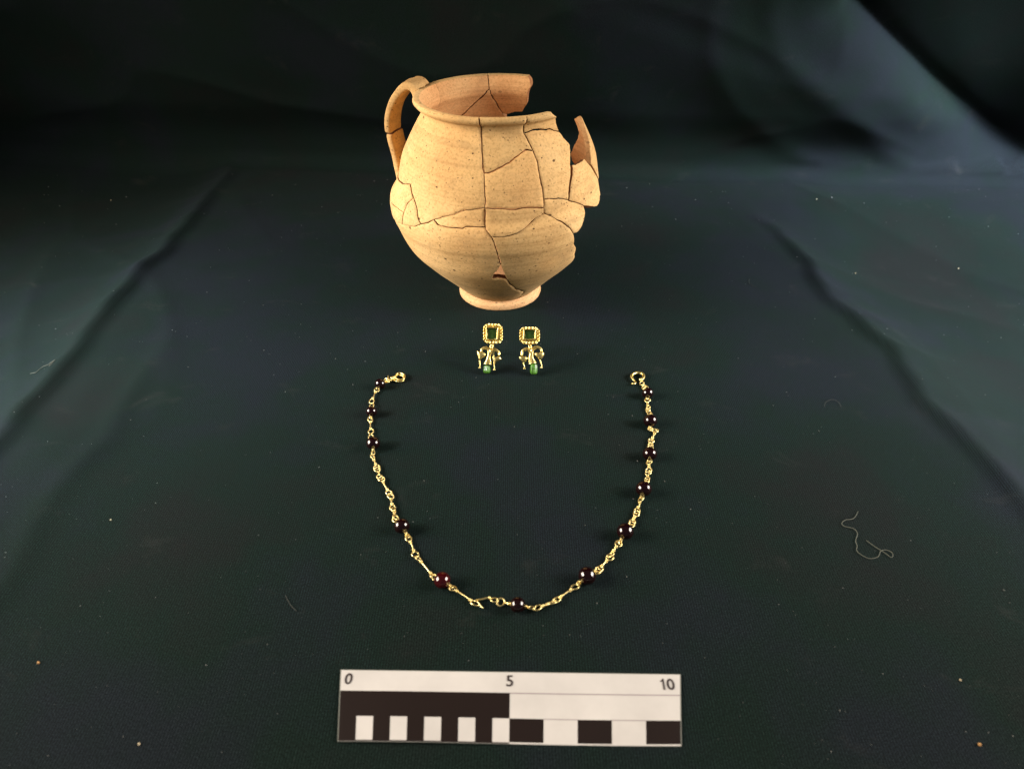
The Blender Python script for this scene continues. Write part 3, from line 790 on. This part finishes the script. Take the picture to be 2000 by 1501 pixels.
# ------------------------------------------------------------------ the two earrings, leaning back on their ear wires
def earring(base, k, label, P):
    bx, by = P['base']
    e = empty('earring', base, (R(EAR_TILT-90), 0, 0))   # local x right, z up the earring, -y towards the viewer
    props(e, label, 'earring', 'pair of gold earrings')
    def q(zx, zy, dep=0.0): return Vector(((zx-bx)*k, -dep, (by-zy)*k))
    D0 = 0.20                                             # how far the front stands off the resting plane
    # rope border
    (x0, y0, x1, y1), rc = P['rope'], P['rc']
    cl = []
    for (cx, cy, a0) in ((x1-rc, y0+rc, -90), (x1-rc, y1-rc, 0), (x0+rc, y1-rc, 90), (x0+rc, y0+rc, 180)):
        for i in range(9):
            a = R(a0+90*i/8); cl.append(q(cx+rc*math.cos(a), cy+rc*math.sin(a), D0+0.05))
    den = []
    for i, p in enumerate(cl):
        n = cl[(i+1) % len(cl)]; m = max(1, int((n-p).length/0.012))
        for j in range(m): den.append(p+(n-p)*(j/m))
    tot = sum((den[i]-den[i-1]).length for i in range(len(den)))
    rope = MB(); turns = P.get('turns', 13)
    for ph in (0, math.pi):
        pts = []; acc = 0
        for i, p in enumerate(den):
            acc += (p-den[i-1]).length if i else 0
            t = (den[(i+1) % len(den)]-den[i-1]).normalized(); n1 = Vector((0, -1, 0)); n2 = t.cross(n1)
            a = 2*math.pi*turns*acc/tot+ph
            pts.append(p+(n1*math.cos(a)+n2*math.sin(a))*0.036)
        rope.tube(pts[::2], 0.034, 7, closed=True)
    fr = rope.build('twisted_border', M_GOLD, e)
    # back plate and bezel
    bxs = P['bez']
    bz = MB()
    def rect(x0, y0, x1, y1, d): return [q(x0, y0, d), q(x1, y0, d), q(x1, y1, d), q(x0, y1, d)]
    jz = P['jit']
    o_ = rect(*bxs, D0+0.13); o_ = [p+Vector((jz[i][0], 0, jz[i][1]))*k for i, p in enumerate(o_)]
    bz.tube(spline([p for i in range(4) for p in (o_[i], o_[i]*0.75+o_[(i+1) % 4]*0.25+Vector((0, 0, 0.004)), o_[i]*0.25+o_[(i+1) % 4]*0.75)], 0.05, True), 0.026, 6, closed=True)
    lo = [Vector((p.x, -D0+0.13, p.z)) for p in o_]
    b0 = len(bz.v); bz.v += o_+lo
    for i in range(4): bz.f.append((b0+i, b0+(i+1) % 4, b0+4+(i+1) % 4, b0+4+i))
    bez = bz.build('bezel', M_GOLD, e)
    X0, Y0, X1, Y1 = P['rope']
    pl = MB(); pp = [q(X0+10, Y0+10+rc*.6), q(X0+rc*.6, Y0+10), q(X1-rc*.6, Y0+10), q(X1-10, Y0+rc*.6), q(X1-10, Y1-rc*.6), q(X1-rc*.6, Y1-10), q(X0+rc*.6, Y1-10), q(X0+10, Y1-rc*.6)]
    pl.v += [p+Vector((0, -D0+0.13, 0)) for p in pp]+[p+Vector((0, -D0+0.17, 0)) for p in pp]
    pl.f += [tuple(range(8)), tuple(reversed(range(8, 16)))]+[(i, (i+1) % 8, 8+(i+1) % 8, 8+i) for i in range(8)]
    pl.build('back_plate', M_GOLD, e, False)
    # stone: table-cut plate
    sx0, sy0, sx1, sy1 = P['stone']; cxs, cys = (sx0+sx1)/2, (sy0+sy1)/2
    sb = MB(); a_ = rect(sx0-12, sy0-12, sx1+12, sy1+12, D0+0.01); t_ = [p*0.90+q(cxs, cys, D0)*0.10 for p in rect(sx0, sy0, sx1, sy1, D0+0.055)]
    sb.v += a_+t_; sb.f += [(4, 5, 6, 7)]+[(i, (i+1) % 4, 4+(i+1) % 4, 4+i) for i in range(4)]
    sb.build('green_stone', M_EMER, e, False)
    # connecting rings
    c0, c1 = P['ring']
    rb = MB(); a = q(*c0, D0-0.02); b = q(*c1, D0+0.02)
    for s in (-1, 1):
        rb.tube(spline([a+Vector((s*0.05, 0, 0.06)), a+Vector((s*0.055, -0.04, -0.02)), b+Vector((s*0.05, -0.05, 0.0)), b+Vector((s*0.015, 0, -0.05))], 0.02), 0.024, 6)
    rb.tube([a*0.5+b*0.5+Vector((0.075*math.cos(t*0.4), 0.03*math.sin(t*0.4)-0.03, 0.07*math.sin(t*0.4))) for t in range(16)], 0.022, 6)
    rb.build('hanging_ring', M_GOLD, e)
    # two stems that curl out of a bell and end in ivy leaves
    for st_, lf, tip in zip(P['stems'], P['leaves'], P['tips']):
        m = MB(); pts = spline([q(*p[:2], D0*0.6+(p[2] if len(p) > 2 else 0.04)) for p in st_], 0.03)
        m.tube(pts, lambda t: 0.064+0.03*math.sin(math.pi*t)-0.016*t, 10)
        so = m.build('curled_stem', M_GOLD, e)
        lm = MB(); out = spline([q(x, y, D0*0.5+0.06) for x, y in lf], 0.03, True); c = sum(out, Vector())/len(out)
        n = len(out); rings = [(1.0, 0.0), (1.04, 0.04), (1.0, 0.075), (0.8, 0.10), (0.45, 0.122), (0.2, 0.13)]
        for s, d in rings: lm.v += [c+(p-c)*s+Vector((0, -d, 0)) for p in out]
        lm.v.append(c+Vector((0, -0.132, 0))); lm.v.append(c+Vector((0, 0.02, 0)))
        for j in range(len(rings)-1):
            for i in range(n): lm.f.append((j*n+i, j*n+(i+1) % n, (j+1)*n+(i+1) % n, (j+1)*n+i))
        for i in range(n):
            lm.f.append(((len(rings)-1)*n+i, (len(rings)-1)*n+(i+1) % n, len(rings)*n)); lm.f.append(((i+1) % n, i, len(rings)*n+1))
        lo_ = lm.build('ivy_leaf', M_GOLD, e)
        bm = bmesh.new(); bm.from_mesh(lo_.data); bmesh.ops.recalc_face_normals(bm, faces=bm.faces); bm.to_mesh(lo_.data); bm.free()
        tm = MB(); tp = [q(*p, D0*0.5+0.08) for p in tip]
        tm.tube(spline(tp, 0.03), lambda t: 0.034-0.010*t, 7); tm.ball(tp[-1], 0.062, 10, 8, (1, 1, .75))
        tm.build('leaf_tip', M_GOLD, lo_)
    # bell
    bm_ = MB(); bt, bb = P['bell']; A = q(*bt, D0*0.6+0.02); B = q(*bb, D0*0.6+0.02); ax = (B-A)
    s1 = ax.normalized(); s2 = Vector((0, -1, 0)); s3 = s1.cross(s2); n = 20
    pr = [(0, 0.06), (0.25, 0.075), (0.5, 0.10), (0.72, 0.14), (0.88, 0.185), (0.97, 0.205), (1.0, 0.19), (0.95, 0.10)]
    for t, r in pr:
        for i in range(n):
            a = 2*math.pi*i/n; bm_.v.append(A+ax*t+(s3*math.cos(a)*r+s2*math.sin(a)*r*0.62))
    for j in range(len(pr)-1):
        for i in range(n): bm_.f.append((j*n+i, j*n+(i+1) % n, (j+1)*n+(i+1) % n, (j+1)*n+i))
    bm_.build('bell', M_GOLD, e)
    # rough green drop on a pin
    cx, cy, wdt, hgt = P['drop']
    dm = MB(); n = 7; lv = [(-0.5, 0.55), (-0.42, 0.84), (-0.2, 0.98), (0.15, 1.0), (0.36, 0.90), (0.46, 0.70), (0.5, 0.42)]
    for t, s in lv:
        for i in range(n):
            a = 2*math.pi*(i+0.5)/n+P['drot']
            s2_ = s*(1+0.14*noise.noise((i*1.7, t*4, bx*0.01)))
            dm.v.append(q(cx+wdt/2*s2_*math.cos(a), cy+hgt*t, D0*0.6+wdt/2*k*s2_*math.sin(a)))
    for j in range(len(lv)-1):
        for i in range(n): dm.f.append((j*n+i, j*n+(i+1) % n, (j+1)*n+(i+1) % n, (j+1)*n+i))
    dm.f.append(tuple(range(n))); dm.f.append(tuple((len(lv)-1)*n+i for i in reversed(range(n))))
    do = dm.build('green_drop', M_EMB, e, False)
    bm = bmesh.new(); bm.from_mesh(do.data); bmesh.ops.recalc_face_normals(bm, faces=bm.faces)
    bmesh.ops.bevel(bm, geom=bm.edges[:], offset=0.012*S, segments=1, affect='EDGES'); bm.to_mesh(do.data); bm.free()
    pn = MB(); pn.tube([q(*bb, D0*0.6), q(cx, cy-hgt*0.35, D0*0.6+0.10)], 0.028, 7)
    pn.build('pin', M_GOLD, do)
    # ear wire behind, carrying the setting
    hw = MB(); xm = (X0+X1)/2; top = q(xm, Y0+60, D0-0.05)
    T = R(EAR_TILT-90); back = Vector((0, math.cos(-T), math.sin(-T)))   # world +y in local axes
    g_ = lambda y, z: Vector((top.x, y*math.cos(T)+z*math.sin(T), -y*math.sin(T)+z*math.cos(T)))
    ty = top.y*math.cos(T)-top.z*math.sin(T); tz = top.y*math.sin(T)+top.z*math.cos(T)
    hw.tube(spline([top, g_(ty+0.25, tz+0.02), g_(ty+0.5, tz-0.35), g_(ty+0.45, tz-0.9), g_(ty+0.3, 0.05), g_(ty+0.15, 0.04)], 0.05), 0.04, 8)
    hw.build('ear_wire', M_GOLD, e)
    return e
earring(EAR_A[0], EAR_A[1], 'left gold earring with taller square setting and short chipped green drop', dict(
    base=(505, 1092), rope=(462, 150, 798, 492), rc=88, turns=10, bez=(505, 208, 718, 438), stone=(525, 225, 705, 425),
    jit=((0, 0), (8, 0), (-10, 0), (6, 0)), ring=((612, 520), (600, 600)),
    stems=([(492, 890), (535, 800), (556, 700), (540, 625), (475, 598), (412, 622), (398, 680, .08)], [(580, 890), (556, 790), (566, 715), (612, 655), (680, 635), (742, 678), (752, 740, .08)]),
    leaves=([(330, 655), (370, 672), (410, 660), (488, 722), (448, 772), (400, 800), (368, 838), (345, 770), (328, 710)], [(622, 770), (650, 760), (690, 775), (725, 762), (762, 765), (788, 810), (745, 845), (700, 858), (668, 892), (640, 840)]),
    tips=([(368, 835), (376, 900), (380, 940), (372, 980)], [(655, 860), (652, 930), (660, 980), (655, 1018)]),
    bell=((540, 760), (528, 915)), drop=(512, 1012, 150, 158), drot=0.2))
earring(EAR_B[0], EAR_B[1], 'right gold earring with lower oblong setting and longer clear green drop', dict(
    base=(1425, 1106), rope=(1166, 208, 1516, 492), rc=84, turns=9, bez=(1228, 234, 1450, 430), stone=(1246, 252, 1436, 414),
    jit=((0, 0), (6, -4), (-6, 10), (-8, 0)), ring=((1345, 530), (1355, 590)),
    stems=([(1345, 880), (1352, 790), (1366, 690), (1330, 632), (1272, 612), (1205, 650), (1188, 740, .08)], [(1440, 860), (1392, 790), (1384, 690), (1400, 620), (1478, 575), (1550, 600), (1576, 665, .08)]),
    leaves=([(1142, 762), (1180, 748), (1215, 760), (1262, 755), (1300, 790), (1270, 840), (1225, 872), (1172, 830), (1145, 795)], [(1445, 700), (1480, 680), (1525, 690), (1570, 655), (1618, 690), (1605, 760), (1545, 820), (1490, 765), (1450, 730)]),
    tips=([(1222, 868), (1225, 910), (1240, 950), (1240, 990)], [(1545, 815), (1552, 870), (1578, 935), (1572, 970)]),
    bell=((1375, 740), (1400, 895)), drop=(1425, 1000, 152, 208), drot=0.0))

# ------------------------------------------------------------------ photographic scale bar
BC = (Vector(BAR[0][0])+Vector(BAR[0][1])+Vector(BAR[3][0])+Vector(BAR[3][1]))/4
bar = empty('scale_bar', (BC.x, BC.y, 0))
props(bar, 'white and black ten centimetre scale bar card in front', 'scale bar')
BO = Vector((BC.x, BC.y, 0))
def bp(t, s):                              # t: 0..10 cm along, s: 0 far .. 3 near, row by row
    i = min(2, int(s)); f = s-i
    L_ = Vector(BAR[i][0]).lerp(Vector(BAR[i+1][0]), f); R_ = Vector(BAR[i][1]).lerp(Vector(BAR[i+1][1]), f)
    p = L_.lerp(R_, t/10)-BO
    p.z = 0.05+0.05*math.sin(t*0.55+0.6)*(s/3)
    return p
def sheet(name, t0, t1, s0, s1, z, m, thick=0.0, parent=bar, lab=None, grow=0.0):
    nt_ = max(1, int((t1-t0)/0.25)); ns_ = max(1, int((s1-s0)/0.5)); v = []; f = []
    for j in range(ns_+1):
        for i in range(nt_+1):
            v.append(bp(t0+(t1-t0)*i/nt_, s0+(s1-s0)*j/ns_)+Vector((0, 0, z)))
    for j in range(ns_):
        for i in range(nt_):
            a = j*(nt_+1)+i; f.append((a, a+nt_+1, a+nt_+2, a+1))
    n = len(v)
    if thick:
        v += [p-Vector((0, 0, thick)) for p in v]; f += [tuple(n+k for k in reversed(q_)) for q_ in f]
        W = nt_+1
        loop = list(range(nt_+1))+[j*W+nt_ for j in range(1, ns_+1)]+[ns_*W+i for i in reversed(range(nt_))]+[j*W for j in reversed(range(1, ns_))]
        for a, b in zip(loop, loop[1:]+loop[:1]): f.append((a, b, n+b, n+a))
    o = obj(name, v, f, m, parent, False)
    if lab: o['label'] = lab
    return o
sheet('laminate', -0.03, 10.03, 0.0, 3.0, -0.004, M_FILM, 0.035)
card = sheet('card', 0.0, 10.0, 0.035, 2.99, 0.0, M_WHITE, 0.03)
sheet('black_block', 0.0, 5.0, 1.0, 2.0, 0.003, M_BLACK)
for i in range(5): sheet('black_square', i, i+0.5+(0.0), 2.0, 2.985, 0.003, M_BLACK)
for i in (5, 7, 9): sheet('black_square', i, i+1.0 if i < 9 else 10.0, 2.0, 2.93, 0.003, M_BLACK)
for i in range(5): sheet('black_border', i+0.5, i+1.0, 2.94, 2.985, 0.003, M_BLACK)
sheet('grey_line', 5.0, 10.0, 0.985, 1.035, 0.003, M_LINE)
sheet('grey_line', 6.0, 7.0, 1.985, 2.02, 0.004, M_LINE); sheet('grey_line', 8.0, 9.0, 1.985, 2.02, 0.004, M_LINE)
for txt, c in zip(('0', '5', '10'), DIG):
    cu = bpy.data.curves.new('digit', 'FONT'); cu.body = txt[-1]; cu.align_x = 'CENTER'; cu.align_y = 'CENTER'; cu.size = 1.0
    cu.offset = 0.012; cu.resolution_u = 6; cu.space_character = 1.12
    to = bpy.data.objects.new('digit', cu); col.objects.link(to)
    me = to.evaluated_get(bpy.context.evaluated_depsgraph_get()).to_mesh()
    vs_ = [v.co.copy() for v in me.vertices]; fs_ = [tuple(p.vertices) for p in me.polygons]
    y0 = min(v.y for v in vs_); y1 = max(v.y for v in vs_); xm = (min(v.x for v in vs_)+max(v.x for v in vs_))/2
    if txt == '10':                       # plain one without a foot, then the nought
        w_ = (y1-y0); b_ = len(vs_); xr = min(v.x for v in vs_)-0.22*w_
        vs_ += [Vector((xr-dx*w_, y0+dy*w_, 0)) for dx, dy in ((0, 0), (0, 1), (0.09, 1), (0.17, 0.87), (0.30, 0.80), (0.30, 0.69), (0.135, 0.75), (0.135, 0))]
        fs_ += [(b_, b_+1, b_+2, b_+3, b_+6, b_+7), (b_+3, b_+4, b_+5, b_+6)]
        xm = (min(v.x for v in vs_)+max(v.x for v in vs_))/2
    k = 1.06*DIGH/(y1-y0); c_ = Vector(c)-BO
    tt = (c[0]+5.2)/10.3*10
    zt = 0.05+0.05*math.sin(tt*0.55+0.6)*0.16+0.012
    nv = [Vector((c_.x+(v.x-xm)*k*1.0, c_.y+(v.y-(y0+y1)/2)*k-(v.x-xm)*k*0.013, zt)) for v in vs_]
    to.to_mesh_clear() if hasattr(to, 'to_mesh_clear') else None
    bpy.data.objects.remove(to)
    obj('digit', nv, fs_, M_INK, bar, False)

# ------------------------------------------------------------------ threads, crumbs and dust on the cloth
TL = ['long pale curly thread with a loop lying on the right', 'short wavy pale thread beyond the left fold', 'faint curved hair right of the necklace', 'tiny pale fibre left of the scale bar', 'tiny bent fibre right of the jug']
for pts, lab, r in zip(THREADS, TL, (0.0105, 0.013, 0.007, 0.008, 0.009)):
    P = [Vector(p) for p in pts]; o0 = Vector((P[0].x, P[0].y, 0))
    m = MB(); m.tube(spline([p-o0+Vector((0, 0, floor_h(p.x, p.y)+0.012)) for p in P], 0.04), r, 6)
    o = m.build('thread', M_LINT if r > 0.010 else M_FIBRE, None); o.location = o0*S
    props(o, lab, 'thread', 'loose threads on the cloth')
CL = ['orange clay crumb near the left edge', 'pale crumb left of the necklace', 'orange clay crumb in the lower right corner', 'pale crumb above the lower right corner crumb', 'bright pale crumb behind the right fold', 'pale crumb at the bottom left', 'pale crumb far right of the jug belly', 'star shaped lint speck at the far right', 'pale crumb at the far left level with the jug']
rd = random.Random(8)
for (c, s, t), lab in zip(CRUMBS, CL):
    m = MB().ball((0, 0, s*0.7), s, 7, 5)
    m.v = [v*(1+0.5*noise.noise(v*30+Vector((s*900, 0, 0)))) for v in m.v]
    o = m.build('crumb', M_CRUMB if t else M_CRUMB2, None, False)
    o.location = Vector((c[0], c[1], floor_h(c[0], c[1])))*S
    props(o, lab, 'crumb', 'crumbs on the cloth')
dust = MB()
for k in range(1100):
    y = 8+46*rd.random()**1.25; half = 10+y*0.62; x = rd.uniform(-half, half)
    if (x+0.7)**2+(y-34)**2 < 9 or (abs(x) < 5.6 and y < 11): continue
    s = rd.choice((0.007, 0.009, 0.009, 0.012, 0.014, 0.022))*(0.7+0.012*y)
    b = len(dust.v); c = Vector((x, y, floor_h(x, y)+s*0.6))
    a0 = rd.random()*6; el = rd.uniform(0.6, 2.2)
    dx = Vector((math.cos(a0), math.sin(a0), 0)); dy = Vector((-math.sin(a0), math.cos(a0), 0))
    dust.v += [c+dx*s*el, c+dy*s*0.7, c-dx*s*el, c-dy*s*0.7, c+Vector((0, 0, s)), c-Vector((0, 0, s))]
    for i in range(4): dust.f += [(b+i, b+(i+1) % 4, b+4), (b+(i+1) % 4, b+i, b+5)]
do = dust.build('dust', M_DUST, None, False)
props(do, 'fine pale dust specks scattered over the dark cloth', 'dust', None, 'stuff')
